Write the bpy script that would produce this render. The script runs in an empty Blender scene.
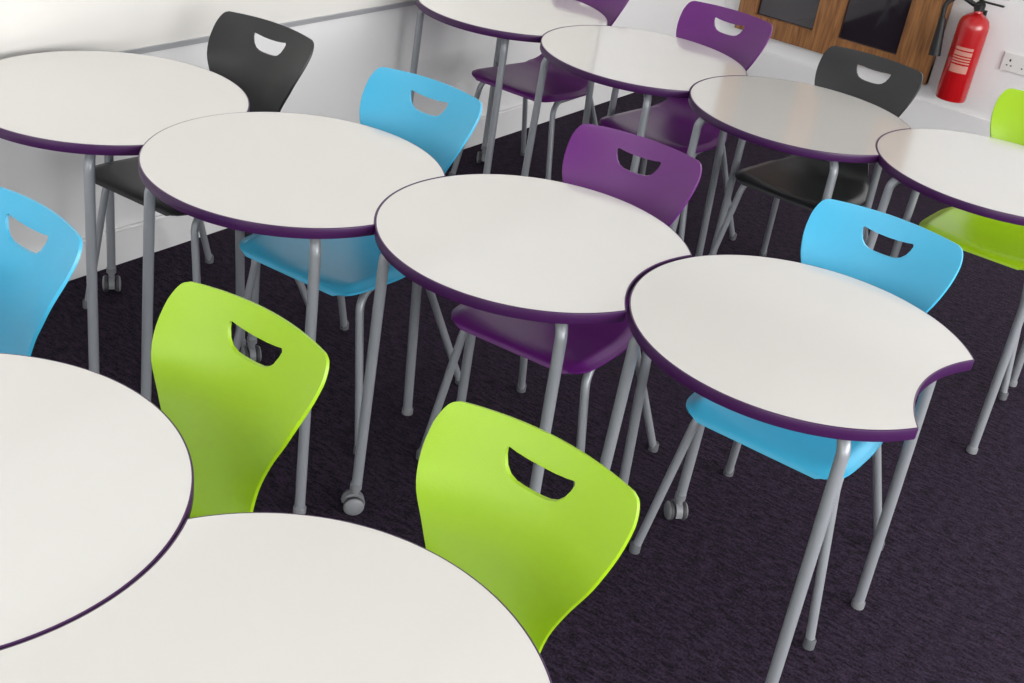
import bpy, bmesh, math, random
import numpy as np
from mathutils import Vector, Matrix
random.seed(3)
S=bpy.context.scene
COL=bpy.context.collection
S.view_settings.view_transform='Standard'
S.view_settings.look='None'
S.view_settings.exposure=0.0

# ------------------------------------------------------------------ materials
def lin(c): 
    return tuple(((v/255)/12.92 if v/255<=.04045 else ((v/255+.055)/1.055)**2.4) for v in c)+(1,)
def mat(name,rgb,rough=.5,metal=0,bump=0,bscale=200,var=0,spec=.5,coat=0,ior=1.5,crough=.05):
    m=bpy.data.materials.new(name);m.use_nodes=True;nt=m.node_tree;b=nt.nodes['Principled BSDF']
    b.inputs['Base Color'].default_value=lin(rgb);b.inputs['Roughness'].default_value=rough
    b.inputs['Metallic'].default_value=metal;b.inputs['Specular IOR Level'].default_value=spec
    b.inputs['Coat Weight'].default_value=coat;b.inputs['Coat Roughness'].default_value=crough;b.inputs['IOR'].default_value=ior
    tc=nt.nodes.new('ShaderNodeTexCoord')
    if var:
        n=nt.nodes.new('ShaderNodeTexNoise');n.inputs['Scale'].default_value=3;n.inputs['Detail'].default_value=4
        nt.links.new(tc.outputs['Object'],n.inputs['Vector'])
        r=nt.nodes.new('ShaderNodeMapRange');r.inputs['To Min'].default_value=1-var;r.inputs['To Max'].default_value=1+var
        nt.links.new(n.outputs['Fac'],r.inputs['Value'])
        mx=nt.nodes.new('ShaderNodeVectorMath');mx.operation='SCALE';mx.inputs[0].default_value=lin(rgb)[:3]
        nt.links.new(r.outputs[0],mx.inputs['Scale']);nt.links.new(mx.outputs[0],b.inputs['Base Color'])
    if bump:
        n=nt.nodes.new('ShaderNodeTexNoise');n.inputs['Scale'].default_value=bscale;n.inputs['Detail'].default_value=3
        nt.links.new(tc.outputs['Object'],n.inputs['Vector'])
        bp=nt.nodes.new('ShaderNodeBump');bp.inputs['Strength'].default_value=bump;bp.inputs['Distance'].default_value=.001
        nt.links.new(n.outputs['Fac'],bp.inputs['Height']);nt.links.new(bp.outputs[0],b.inputs['Normal'])
    return m
M_wall=mat('wall_paint',(234,234,235),.6,var=.02,bump=.1,bscale=120)
M_ceil=mat('ceiling_tile',(216,216,214),.8,bump=.3,bscale=90)
M_skirt=mat('skirting_gloss',(232,232,233),.35)
M_board=mat('whiteboard_enamel',(224,222,218),.16,var=.015)
M_alu=mat('anodised_aluminium',(190,192,195),.35,metal=.5)
M_lam=mat('white_laminate',(220,218,214),.10,var=.012,spec=.7,coat=.8,crough=.10)
M_under=mat('table_underside',(200,198,196),.6)
M_edge=mat('purple_edge_band',(60,22,72),.35)
M_leg=mat('silver_grey_paint',(150,154,160),.36,metal=.3)
M_cast=mat('castor_grey_plastic',(120,122,126),.45)
M_tread=mat('castor_tread',(60,60,64),.6)
M_green=mat('lime_polypropylene',(148,188,18),.33,bump=.25,bscale=600)
M_blue=mat('sky_blue_polypropylene',(66,172,212),.33,bump=.25,bscale=600)
M_purple=mat('purple_polypropylene',(94,26,108),.33,bump=.25,bscale=600)
M_black=mat('charcoal_polypropylene',(32,33,36),.38,bump=.25,bscale=600)
M_rub=mat('rubber_foot',(90,92,96),.6)
M_red=mat('extinguisher_red',(180,16,22),.25,coat=.4)
M_blk=mat('black_rubber',(22,22,24),.5)
M_label=mat('extinguisher_label',(200,140,126),.5)
M_socket=mat('socket_plastic',(225,225,223),.35)
M_dark=mat('socket_slot',(40,40,42),.5)
M_lamp=mat('lamp_diffuser',(236,236,234),.4)

def wood():
    m=bpy.data.materials.new('oak_veneer');m.use_nodes=True;nt=m.node_tree;b=nt.nodes['Principled BSDF']
    tc=nt.nodes.new('ShaderNodeTexCoord');mp=nt.nodes.new('ShaderNodeMapping');mp.inputs['Scale'].default_value=(22,22,1.4)
    n=nt.nodes.new('ShaderNodeTexNoise');n.inputs['Scale'].default_value=3;n.inputs['Detail'].default_value=6;n.inputs['Distortion'].default_value=.8
    cr=nt.nodes.new('ShaderNodeValToRGB');cr.color_ramp.elements[0].color=lin((104,66,36));cr.color_ramp.elements[1].color=lin((164,114,68))
    cr.color_ramp.elements[0].position=.32;cr.color_ramp.elements[1].position=.66
    nt.links.new(tc.outputs['Object'],mp.inputs[0]);nt.links.new(mp.outputs[0],n.inputs['Vector']);nt.links.new(n.outputs['Fac'],cr.inputs[0]);nt.links.new(cr.outputs[0],b.inputs['Base Color'])
    b.inputs['Roughness'].default_value=.4
    return m
M_wood=wood()
M_pane=mat('dark_glazing',(36,31,38),.05,spec=.9,coat=.3,var=.25)

def carpet():
    m=bpy.data.materials.new('carpet_tile_aubergine');m.use_nodes=True;nt=m.node_tree;b=nt.nodes['Principled BSDF']
    tc=nt.nodes.new('ShaderNodeTexCoord')
    mp=nt.nodes.new('ShaderNodeMapping');mp.inputs['Scale'].default_value=(30,95,1)
    nt.links.new(tc.outputs['Object'],mp.inputs[0])
    n1=nt.nodes.new('ShaderNodeTexNoise');n1.inputs['Scale'].default_value=1.0;n1.inputs['Detail'].default_value=4;n1.inputs['Roughness'].default_value=.65
    nt.links.new(mp.outputs[0],n1.inputs['Vector'])
    n2=nt.nodes.new('ShaderNodeTexNoise');n2.inputs['Scale'].default_value=160;n2.inputs['Detail'].default_value=3;n2.inputs['Roughness'].default_value=.7
    nt.links.new(tc.outputs['Object'],n2.inputs['Vector'])
    mx=nt.nodes.new('ShaderNodeMath');mx.operation='ADD';nt.links.new(n1.outputs['Fac'],mx.inputs[0]);nt.links.new(n2.outputs['Fac'],mx.inputs[1])
    md=nt.nodes.new('ShaderNodeMath');md.operation='MULTIPLY';md.inputs[1].default_value=.5;nt.links.new(mx.outputs[0],md.inputs[0])
    cr=nt.nodes.new('ShaderNodeValToRGB')
    cr.color_ramp.elements[0].position=.41;cr.color_ramp.elements[0].color=lin((16,13,20))
    cr.color_ramp.elements[1].position=.60;cr.color_ramp.elements[1].color=lin((57,45,63))
    nt.links.new(md.outputs[0],cr.inputs[0]);nt.links.new(cr.outputs[0],b.inputs['Base Color'])
    b.inputs['Roughness'].default_value=.95;b.inputs['Specular IOR Level'].default_value=.12
    bp=nt.nodes.new('ShaderNodeBump');bp.inputs['Strength'].default_value=.8;bp.inputs['Distance'].default_value=.004
    nt.links.new(md.outputs[0],bp.inputs['Height']);nt.links.new(bp.outputs[0],b.inputs['Normal'])
    return m
M_carpet=carpet()

# ------------------------------------------------------------------ helpers
def obj(name,mesh,parent=None,loc=(0,0,0),rot=0):
    o=bpy.data.objects.new(name,mesh);COL.objects.link(o);o.location=loc;o.rotation_euler=(0,0,rot)
    if parent: o.parent=parent
    return o
def empty(name,loc,rot=0):
    o=bpy.data.objects.new(name,None);COL.objects.link(o);o.location=loc;o.rotation_euler=(0,0,rot);o.empty_display_size=.1
    return o
def finish(bm,name,mats,angle=35):
    me=bpy.data.meshes.new(name);bmesh.ops.recalc_face_normals(bm,faces=bm.faces);bm.to_mesh(me);bm.free()
    for m in mats: me.materials.append(m)
    for p in me.polygons: p.use_smooth=True
    me.set_sharp_from_angle(angle=math.radians(angle))
    return me
def box(bm,x0,x1,y0,y1,z0,z1,mi=0,bev=0):
    b2=bmesh.new();r=bmesh.ops.create_cube(b2,size=1)
    for v in b2.verts: v.co=Vector(((x0+x1)/2+v.co.x*(x1-x0),(y0+y1)/2+v.co.y*(y1-y0),(z0+z1)/2+v.co.z*(z1-z0)))
    if bev: bmesh.ops.bevel(b2,geom=b2.edges[:],offset=bev,segments=2,affect='EDGES')
    for f in b2.faces: f.material_index=mi
    t=bpy.data.meshes.new('t');b2.to_mesh(t);b2.free();bm.from_mesh(t);bpy.data.meshes.remove(t)
def boxobj(name,dims,m,bev=0,parent=None):
    bm=bmesh.new();box(bm,*dims,bev=bev);return obj(name,finish(bm,name,[m]),parent)
def fillet(pts,rad,n=8):
    P=[Vector(p) for p in pts];out=[P[0]]
    for i in range(1,len(P)-1):
        a=(P[i-1]-P[i]);b=(P[i+1]-P[i]);la,lb=a.length,b.length;a.normalize();b.normalize()
        ang=a.angle(b);d=min(rad/math.tan(ang/2),la*.48,lb*.48);r=d*math.tan(ang/2)
        s=P[i]+a*d;e=P[i]+b*d;c=P[i]+(a+b).normalized()*(r/math.sin(ang/2))
        v0=s-c;v1=e-c;tot=v0.angle(v1);ax=v0.cross(v1).normalized()
        for k in range(n+1): out.append(c+Matrix.Rotation(tot*k/n,3,ax)@v0)
    out.append(P[-1]);return out
def tube(bm,path,r,seg=14,mi=0,r_end=None,caps=True):
    n=len(path);T=[]
    for i in range(n):
        t=(path[min(i+1,n-1)]-path[max(i-1,0)]).normalized();T.append(t)
    ref=Vector((0,0,1)) if abs(T[0].z)<.9 else Vector((1,0,0))
    N=(ref-T[0]*ref.dot(T[0])).normalized();rings=[]
    for i in range(n):
        N=(N-T[i]*N.dot(T[i])).normalized();B=T[i].cross(N)
        rr=r if r_end is None else r+(r_end-r)*i/(n-1)
        rings.append([bm.verts.new(path[i]+(N*math.cos(2*math.pi*k/seg)+B*math.sin(2*math.pi*k/seg))*rr) for k in range(seg)])
    for i in range(n-1):
        for k in range(seg):
            f=bm.faces.new((rings[i][k],rings[i][(k+1)%seg],rings[i+1][(k+1)%seg],rings[i+1][k]));f.material_index=mi
    if caps:
        for rg in (rings[0],rings[-1]): f=bm.faces.new(rg);f.material_index=mi
def lathe(bm,prof,cx,cy,seg=32,mi=0):
    rings=[]
    for (r,z) in prof:
        rings.append([bm.verts.new((cx+r*math.cos(2*math.pi*k/seg),cy+r*math.sin(2*math.pi*k/seg),z)) for k in range(seg)])
    for i in range(len(rings)-1):
        for k in range(seg):
            f=bm.faces.new((rings[i][k],rings[i][(k+1)%seg],rings[i+1][(k+1)%seg],rings[i+1][k]));f.material_index=mi
    for rg in (rings[0],rings[-1]): f=bm.faces.new(rg);f.material_index=mi

# ------------------------------------------------------------------ table
R=.35; BD=1.74*R; RB=.3545; RHO=.0055
def outline():
    cph=((R-RHO)**2+BD**2-(RB+RHO)**2)/(2*BD*(R-RHO));ph=math.acos(cph)
    F=Vector(((R-RHO)*cph,(R-RHO)*math.sin(ph)));B=Vector((BD,0));d=B-F;ab=math.atan2(d.y,d.x)
    pts=[]
    n=140
    for i in range(n): a=ph+(2*math.pi-2*ph)*i/n;pts.append((R*math.cos(a),R*math.sin(a)))
    m=8
    for i in range(m): a=-ph+(-ab+ph)*i/m;pts.append((F.x+RHO*math.cos(a),-F.y+RHO*math.sin(a)))
    k=44;a0=math.atan2(-F.y-B.y,F.x-B.x)%(2*math.pi);a1=math.atan2(F.y,F.x-B.x)
    for i in range(k): a=a0+(a1-a0)*i/k;pts.append((B.x+RB*math.cos(a),RB*math.sin(a)))
    for i in range(m): a=ab+(ph-ab)*i/m;pts.append((F.x+RHO*math.cos(a),F.y+RHO*math.sin(a)))
    return [Vector(p) for p in pts]
OL=outline()
def offs(d):
    o=[];n=len(OL)
    for i in range(n):
        t=(OL[(i+1)%n]-OL[i-1]).normalized();o.append(OL[i]+Vector((-t.y,t.x))*d)
    return o
def make_top():
    bm=bmesh.new();H=.74
    prof=[(.0025,H-.0250),(.0006,H-.0240),(0,H-.0225),(0,H-.0030),(.0006,H-.0008),(.0018,H),(.0036,H)]
    rings=[[bm.verts.new((p.x,p.y,z)) for p in offs(d)] for d,z in prof]
    n=len(OL)
    for i in range(len(rings)-1):
        for k in range(n):
            f=bm.faces.new((rings[i][k],rings[i][(k+1)%n],rings[i+1][(k+1)%n],rings[i+1][k]));f.material_index=1
    f=bm.faces.new(rings[-1]);f.material_index=0
    f=bm.faces.new(rings[0][::-1]);f.material_index=2
    return finish(bm,'table_top',[M_lam,M_edge,M_under],40)
TOP=make_top()
RL=.0125
def leg_mesh(castor):
    bm=bmesh.new();zt=.701;foot=.070 if castor else .012
    top=Vector((.326,0,zt));bot=Vector((.340 if castor else .352,0,0))
    end=bot+(top-bot)*(foot/zt)
    p=fillet([(.06,0,zt),tuple(top),tuple(end)],.035,10)
    tube(bm,p,RL,16)
    if not castor:
        lathe(bm,[(.0125,0),(.0155,.002),(.0155,.016),(.0135,.020)],bot.x,0,18,1)
    else:
        cx=bot.x+.004
        lathe(bm,[(.0142,.066),(.0142,.082)],bot.x,0,16,1)
        lathe(bm,[(.009,.045),(.009,.07)],bot.x,0,12,1)
        for sy in (-1,1):
            prof=[(.004,sy*.009),(.019,sy*.009),(.0235,sy*.011),(.0252,sy*.015),(.0248,sy*.021),(.021,sy*.025),(.006,sy*.027)]
            rings=[]
            for (r,y) in prof: rings.append([bm.verts.new((cx+r*math.cos(2*math.pi*k/24),y,.0252+r*math.sin(2*math.pi*k/24))) for k in range(24)])
            for i in range(len(rings)-1):
                for k in range(24):
                    f=bm.faces.new((rings[i][k],rings[i][(k+1)%24],rings[i+1][(k+1)%24],rings[i+1][k]));f.material_index=2 if 1<=i<=3 else 1
            for rg in (rings[0],rings[-1]): f=bm.faces.new(rg);f.material_index=1
        hp=[(cx+.028*math.cos(a),.0252+.030*math.sin(a)) for a in [math.radians(t) for t in range(10,200,15)]]
        a=[bm.verts.new((x,-.0085,z)) for x,z in hp];b=[bm.verts.new((x,.0085,z)) for x,z in hp]
        for i in range(len(a)-1): f=bm.faces.new((a[i],a[i+1],b[i+1],b[i]));f.material_index=1
        f=bm.faces.new(a);f.material_index=1;f=bm.faces.new(b);f.material_index=1;f=bm.faces.new((a[0],b[0],b[-1],a[-1]));f.material_index=1
    return finish(bm,'table_leg',[M_leg,M_cast,M_tread],45)
LEG=leg_mesh(False);LEGC=leg_mesh(True)
bmx=bmesh.new();lathe(bmx,[(.075,.686),(.085,.690),(.085,.7145)],0,0,32);HUB=finish(bmx,'frame_hub',[M_leg])
def table(x,y,axis_deg,angs=(47,-51,136,-138)):
    e=empty('classroom_table',(x,y,0),math.radians(axis_deg))
    obj('table_top',TOP,e)
    obj('frame_hub',HUB,e)
    for i,a in enumerate(angs):
        obj('leg_%d'%(i+1),LEG if i<2 else LEGC,e,rot=math.radians(a))
    return e
def ang(a,b): return math.degrees(math.atan2(b[1]-a[1],b[0]-a[0]))
A=[(-2.436,1.870),(-1.841,1.934),(-1.255,2.075),(-.649,2.147)]
Bt=[(-2.468,3.660),(-1.869,3.592),(-1.267,3.542),(-.665,3.589)]
C=[(-1.915,.678),(-1.312,.702),(-.708,.738)]
for i,t in enumerate(A): table(*t,ang(A[i],A[i+1]) if i<3 else 1.0,*([] if i<3 else [(47,-51,136,-144)]))
for i,t in enumerate(Bt): table(*t,ang(Bt[i],Bt[i+1]) if i<3 else 5)
for i,t in enumerate(C): table(*t,ang(C[i],C[i-1]) if i>0 else 180,(51,-47,136,-136))

# ------------------------------------------------------------------ chair shell
CT=np.array([(.000,.440,.140),(.004,.449,.160),(.014,.455,.176),(.035,.458,.189),(.07,.457,.195),(.12,.453,.197),(.20,.447,.197),(.29,.446,.190),(.350,.455,.165),
(.392,.482,.130),(.420,.530,.108),(.441,.585,.110),(.463,.645,.131),(.487,.705,.159),(.510,.757,.175),(.526,.795,.1785),(.534,.815,.174),(.5385,.827,.166),(.540,.832,.154)])
def catmull(C_,n):
    d=np.r_[0,np.cumsum(np.sqrt(((C_[1:]-C_[:-1])**2).sum(1)))];out=[]
    m=np.zeros_like(C_)
    for i in range(len(C_)):
        a=max(i-1,0);b=min(i+1,len(C_)-1);m[i]=(C_[b]-C_[a])/(d[b]-d[a])
    u=np.linspace(0,d[-1],n);u=np.unique(np.r_[u,np.linspace(d[-4],d[-1],12),np.linspace(0,d[4],14)])
    for s in u:
        i=min(np.searchsorted(d,s,side='right')-1,len(d)-2);h=d[i+1]-d[i];t=(s-d[i])/h
        out.append((2*t**3-3*t**2+1)*C_[i]+(t**3-2*t**2+t)*h*m[i]+(-2*t**3+3*t**2)*C_[i+1]+(t**3-t**2)*h*m[i+1])
    return np.array(out)
def sm(a,b,x):
    t=np.clip((x-a)/(b-a),0,1);return t*t*(3-2*t)
def shell_mesh():
    G=catmull(CT,58);NT=34
    tt=np.sin(np.linspace(-math.pi/2,math.pi/2,NT+1)); tt=.5*tt+.5*np.linspace(-1,1,NT+1)
    P=np.zeros((len(G),NT+1,3))
    for i,(y,z,w) in enumerate(G):
        b=sm(.47,.66,z) if y>.3 else 0
        cv=2.0-.95*sm(.70,.84,z)
        x=tt*w
        k=(1 if y<.36 else .3)*sm(0,.05,y)
        crown=.004*(1-(x/.18)**2)*sm(.70,.83,z) if y>.4 else 0
        P[i,:,0]=x
        P[i,:,1]=y-b*cv*x**2
        P[i,:,2]=z+(1-b)*(.35*x**2)*k-(1-b)*.014*sm(.84,1,np.abs(tt))*k+crown
    du=np.gradient(P,axis=0);dv=np.gradient(P,axis=1);N=np.cross(dv,du);N/=np.linalg.norm(N,axis=2,keepdims=True)+1e-12
    if N[20,NT//2,2]<0: N=-N
    Q=P-N*.0065
    bm=bmesh.new();a=[[bm.verts.new(P[i,j]) for j in range(NT+1)] for i in range(len(G))];b=[[bm.verts.new(Q[i,j]) for j in range(NT+1)] for i in range(len(G))]
    n=len(G)
    for i in range(n-1):
        for j in range(NT):
            bm.faces.new((a[i][j],a[i][j+1],a[i+1][j+1],a[i+1][j]));bm.faces.new((b[i][j],b[i+1][j],b[i+1][j+1],b[i][j+1]))
    for i in range(n-1):
        for j in (0,NT): bm.faces.new((a[i][j],a[i+1][j],b[i+1][j],b[i][j]))
    for j in range(NT):
        for i in (0,n-1): bm.faces.new((a[i][j],a[i][j+1],b[i][j+1],b[i][j]))
    me=finish(bm,'chair_shell',[M_green],40)
    top=[(-.059,.7965),(-.045,.7935),(-.025,.791),(0,.790),(.025,.791),(.045,.7935),(.059,.7965)]
    rt=[(.0625,.792),(.060,.782),(.053,.768),(.043,.758),(.031,.753)]
    bt=[(.016,.751),(0,.7505),(-.016,.751)]
    lf=[(-x,z) for x,z in rt[::-1]]
    hole=top+rt+bt+lf
    cb=bmesh.new();f0=[cb.verts.new((x,.40,z)) for x,z in hole];f1=[cb.verts.new((x,.62,z)) for x,z in hole];k=len(hole)
    cb.faces.new(f0);cb.faces.new(f1[::-1])
    for i in range(k): cb.faces.new((f0[i],f0[(i+1)%k],f1[(i+1)%k],f1[i]))
    cm=finish(cb,'cut',[M_green]);co=obj('cut',cm);so=obj('sh',me)
    md=so.modifiers.new('b','BOOLEAN');md.object=co;md.operation='DIFFERENCE';md.solver='EXACT'
    bv=so.modifiers.new('v','BEVEL');bv.width=.0022;bv.segments=3;bv.limit_method='ANGLE';bv.angle_limit=math.radians(50)
    dg=bpy.context.evaluated_depsgraph_get();res=bpy.data.meshes.new_from_object(so.evaluated_get(dg))
    bpy.data.objects.remove(so);bpy.data.objects.remove(co)
    for p in res.polygons: p.use_smooth=True
    res.set_sharp_from_angle(angle=math.radians(60))
    return res
SH=shell_mesh();SHELLS={}
for k,m in (('green',M_green),('blue',M_blue),('purple',M_purple),('black',M_black)):
    me=SH.copy();me.materials.clear();me.materials.append(m);SHELLS[k]=me
def frame_mesh():
    bm=bmesh.new();r=.0105
    for s in (-1,1):
        p=fillet([(s*.230,.045,.008),(s*.165,.075,.432),(s*.150,.345,.424),(s*.215,.520,.008)],.055,9)
        tube(bm,p,r,14)
        for (x,y) in ((s*.230,.045),(s*.215,.520)):
            lathe(bm,[(.0105,0),(.0135,.002),(.0135,.022),(.0115,.027)],x,y,16,1)
    tube(bm,[Vector((-.160,.13,.426)),Vector((.160,.13,.426))],.009,12)
    tube(bm,[Vector((-.154,.29,.422)),Vector((.154,.29,.422))],.009,12)
    return finish(bm,'chair_frame',[M_leg,M_rub],45)
FR=frame_mesh()
def chair(col,x,y,rot=0):
    e=empty('classroom_chair',(x,y,0),math.radians(rot))
    obj('seat_shell',SHELLS[col],e);obj('leg_frame',FR,e)
chair('black',-2.435,1.93,3);chair('blue',-1.857,1.945,3);chair('purple',-1.273,2.075,4);chair('blue',-.675,2.145,0)
chair('purple',-2.43,3.64,0);chair('purple',-1.836,3.62,0);chair('black',-1.272,3.57,-2);chair('green',-.675,3.70,0)
chair('blue',-1.812,.69,0);chair('green',-1.255,.727,0);chair('green',-.713,.780,0)

# ------------------------------------------------------------------ room
XL=-2.85;YB=6.30;XR=3.6;YF=-2.2;HC=2.75
boxobj('floor',(XL-.1,XR+.1,YF,YB+.1,-.05,0),M_carpet)
boxobj('wall_left',(XL-.12,XL,YF,YB+.12,0,HC),M_wall)
boxobj('ceiling',(XL-.12,XR+.1,YF,YB+.12,HC,HC+.08),M_ceil)
bm=bmesh.new()
wx0,wx1=-.95,1.75
box(bm,XL,wx0,YB,YB+.12,0,HC);box(bm,wx1,XR+.1,YB,YB+.12,0,HC)
box(bm,wx0,wx1,YB,YB+.12,0,1.15);box(bm,wx0,wx1,YB,YB+.12,2.35,HC)
obj('wall_back',finish(bm,'wall_back',[M_wall]))
e=empty('added_window',(0,YB,0))  # invented out-of-view window, added for back light and glossy streaks on the tables
bm=bmesh.new()
for x in (wx0,(2*wx0+wx1)/3,(wx0+2*wx1)/3,wx1-.05): box(bm,x,x+.05,.02,.08,1.15,2.35)
box(bm,wx0,wx1,.02,.08,1.15,1.20);box(bm,wx0,wx1,.02,.08,2.30,2.35);box(bm,wx0-.03,wx1+.03,-.06,.02,1.12,1.15)
obj('added_window_frame',finish(bm,'added_window_frame',[M_skirt]),e)
boxobj('baseboard_left',(XL,XL+.018,YF,YB-.02,0,.12),M_skirt,.004)
boxobj('baseboard_back',(XL,XR,YB-.018,YB,0,.17),M_skirt,.004)
bm=bmesh.new()
box(bm,XR,XR+.12,YF,YB,0,.9);box(bm,XR,XR+.12,YF,YB,2.5,HC)
for y in (YF,-.1,2.0,4.1,YB-.3): box(bm,XR,XR+.12,y,y+.3,.9,2.5)
obj('wall_right',finish(bm,'wall_right',[M_wall]))
e=empty('whiteboard',(XL,0,0))
boxobj('board_panel',(0,.008,-1.6,4.95,.68,1.95),M_board,parent=e)
for n,d in (('rail_bottom',(0,.014,-1.62,4.97,.664,.682)),('rail_top',(0,.014,-1.62,4.97,1.945,1.967)),('rail_side',(0,.014,4.95,4.97,.68,1.95))):
    boxobj(n,d,M_alu,.002,parent=e)
e=empty('window_1',(0,YB,0))
x0,x1,z0,z1=-2.74,-1.64,.255,1.95
bm=bmesh.new()
box(bm,x0,x0+.10,-.05,0,z0,z1,bev=.003);box(bm,x1-.19,x1,-.05,0,z0,z1,bev=.003)
xm=(x0+x1)/2-.04
box(bm,xm-.07,xm+.07,-.046,0,z0,z1,bev=.003)
box(bm,x0,x1,-.044,0,z0,z0+.10,bev=.003);box(bm,x0,x1,-.044,0,z1-.1,z1,bev=.003)
obj('oak_frame',finish(bm,'oak_frame',[M_wood]),e)
boxobj('glazing',(x0+.08,x1-.1,-.018,-.004,z0+.08,z1-.05),M_pane,parent=e)
e=empty('wall_socket',(-1.25,YB,.47))
boxobj('plate',(-.075,.075,-.012,0,-.045,.045),M_socket,.003,parent=e)
bm=bmesh.new()
for sx in (-.037,.037):
    box(bm,sx-.004,sx+.004,-.0128,-.010,.004,.016);box(bm,sx-.014,sx-.006,-.0128,-.010,-.018,-.012);box(bm,sx+.006,sx+.014,-.0128,-.010,-.018,-.012)
obj('slots',finish(bm,'slots',[M_dark]),e)

# fire extinguisher on its wall bracket
e=empty('fire_extinguisher',(-1.49,YB-.088,.235))
bm=bmesh.new()
lathe(bm,[(.056,0),(.072,.004),(.075,.015),(.075,.36),(.073,.382),(.064,.405),(.048,.420),(.030,.430),(.022,.435),(.020,.450)],0,0,40,0)
obj('cylinder_body',finish(bm,'ext_body',[M_red]),e)
boxobj('wall_bracket',(-.022,.022,.060,.088,.05,.44),M_blk,.002,parent=e)
bm=bmesh.new();n=16;ra=.0758
def lab(z0,z1,a_s,a_e):
    for k in range(n):
        a0=math.radians(a_s+(a_e-a_s)*k/n);a1=math.radians(a_s+(a_e-a_s)*(k+1)/n)
        bm.faces.new([bm.verts.new((ra*math.cos(a),ra*math.sin(a),z)) for a,z in ((a0,z0),(a1,z0),(a1,z1),(a0,z1))])
for (za,zb) in ((.262,.276),(.235,.255),(.222,.229),(.209,.216),(.196,.203),(.150,.188)): lab(za,zb,-115,-48)
obj('label',finish(bm,'ext_label',[M_label]),e)
bm=bmesh.new()
lathe(bm,[(.022,.446),(.025,.450),(.025,.478),(.018,.486)],0,0,20,0)
box(bm,-.012,.11,-.011,.011,.488,.496,0,.002);
tube(bm,[Vector((-.01,0,.500)),Vector((.05,0,.522)),Vector((.12,0,.535))],.008,10)
tube(bm,[Vector((.0,-.02,.465)),Vector((0,-.05,.465))],.016,14)
obj('valve_handle',finish(bm,'ext_valve',[M_blk]),e)
bm=bmesh.new()
p=fillet([(-.02,-.01,.468),(-.10,-.03,.50),(-.150,-.06,.45),(-.140,-.06,.36)],.05,8);tube(bm,p,.012,12)
tube(bm,[Vector((-.140,-.06,.38)),Vector((-.125,-.06,.20))],.017,16,r_end=.030)
obj('hose_horn',finish(bm,'ext_hose',[M_blk]),e)

for i,(x,y) in enumerate([(-1.4,.3),(-1.4,2.7),(-1.4,5.1),(1.4,.3),(1.4,2.7),(1.4,5.1)]):
    e=empty('ceiling_light',(x,y,HC))
    boxobj('diffuser',(-.3,.3,-.6,.6,-.03,-.012),M_lamp,parent=e)
    boxobj('housing',(-.31,.31,-.61,.61,-.012,0),M_skirt,parent=e)

# ------------------------------------------------------------------ light
W=bpy.data.worlds.new('daylight');S.world=W;W.use_nodes=True
W.node_tree.nodes['Background'].inputs[0].default_value=(1,.995,.985,1);W.node_tree.nodes['Background'].inputs[1].default_value=2.85
def area(name,loc,target,sx,sy,energy,color=(1,1,1)):
    l=bpy.data.lights.new(name,'AREA');l.shape='RECTANGLE';l.size=sx;l.size_y=sy;l.energy=energy;l.color=color
    o=bpy.data.objects.new(name,l);COL.objects.link(o);o.location=loc
    o.rotation_euler=(Vector(target)-Vector(loc)).to_track_quat('-Z','Y').to_euler();return o
area('window_daylight',(3.5,2.2,1.7),(-1.5,2.0,.6),5.5,1.6,240,(1,.99,.98))

# ------------------------------------------------------------------ camera
f=1210.;th=math.radians(28.88);ro=math.radians(9.24);al=math.radians(31.5)
r0=Vector((1,0,0));w=Vector((0,math.cos(th),-math.sin(th)));u0=Vector((0,math.sin(th),math.cos(th)))
r=math.cos(ro)*r0+math.sin(ro)*u0;u=math.cos(ro)*u0-math.sin(ro)*r0
Rm=Matrix((r,u,-w)).transposed();Rz=Matrix.Rotation(al,3,'Z')
c=bpy.data.cameras.new('camera');c.sensor_fit='HORIZONTAL';c.sensor_width=36;c.lens=f/1024*36;c.clip_start=.05
co=bpy.data.objects.new('camera',c);COL.objects.link(co);co.matrix_world=Matrix.Translation((0,0,1.809))@(Rz@Rm).to_4x4()
S.camera=co
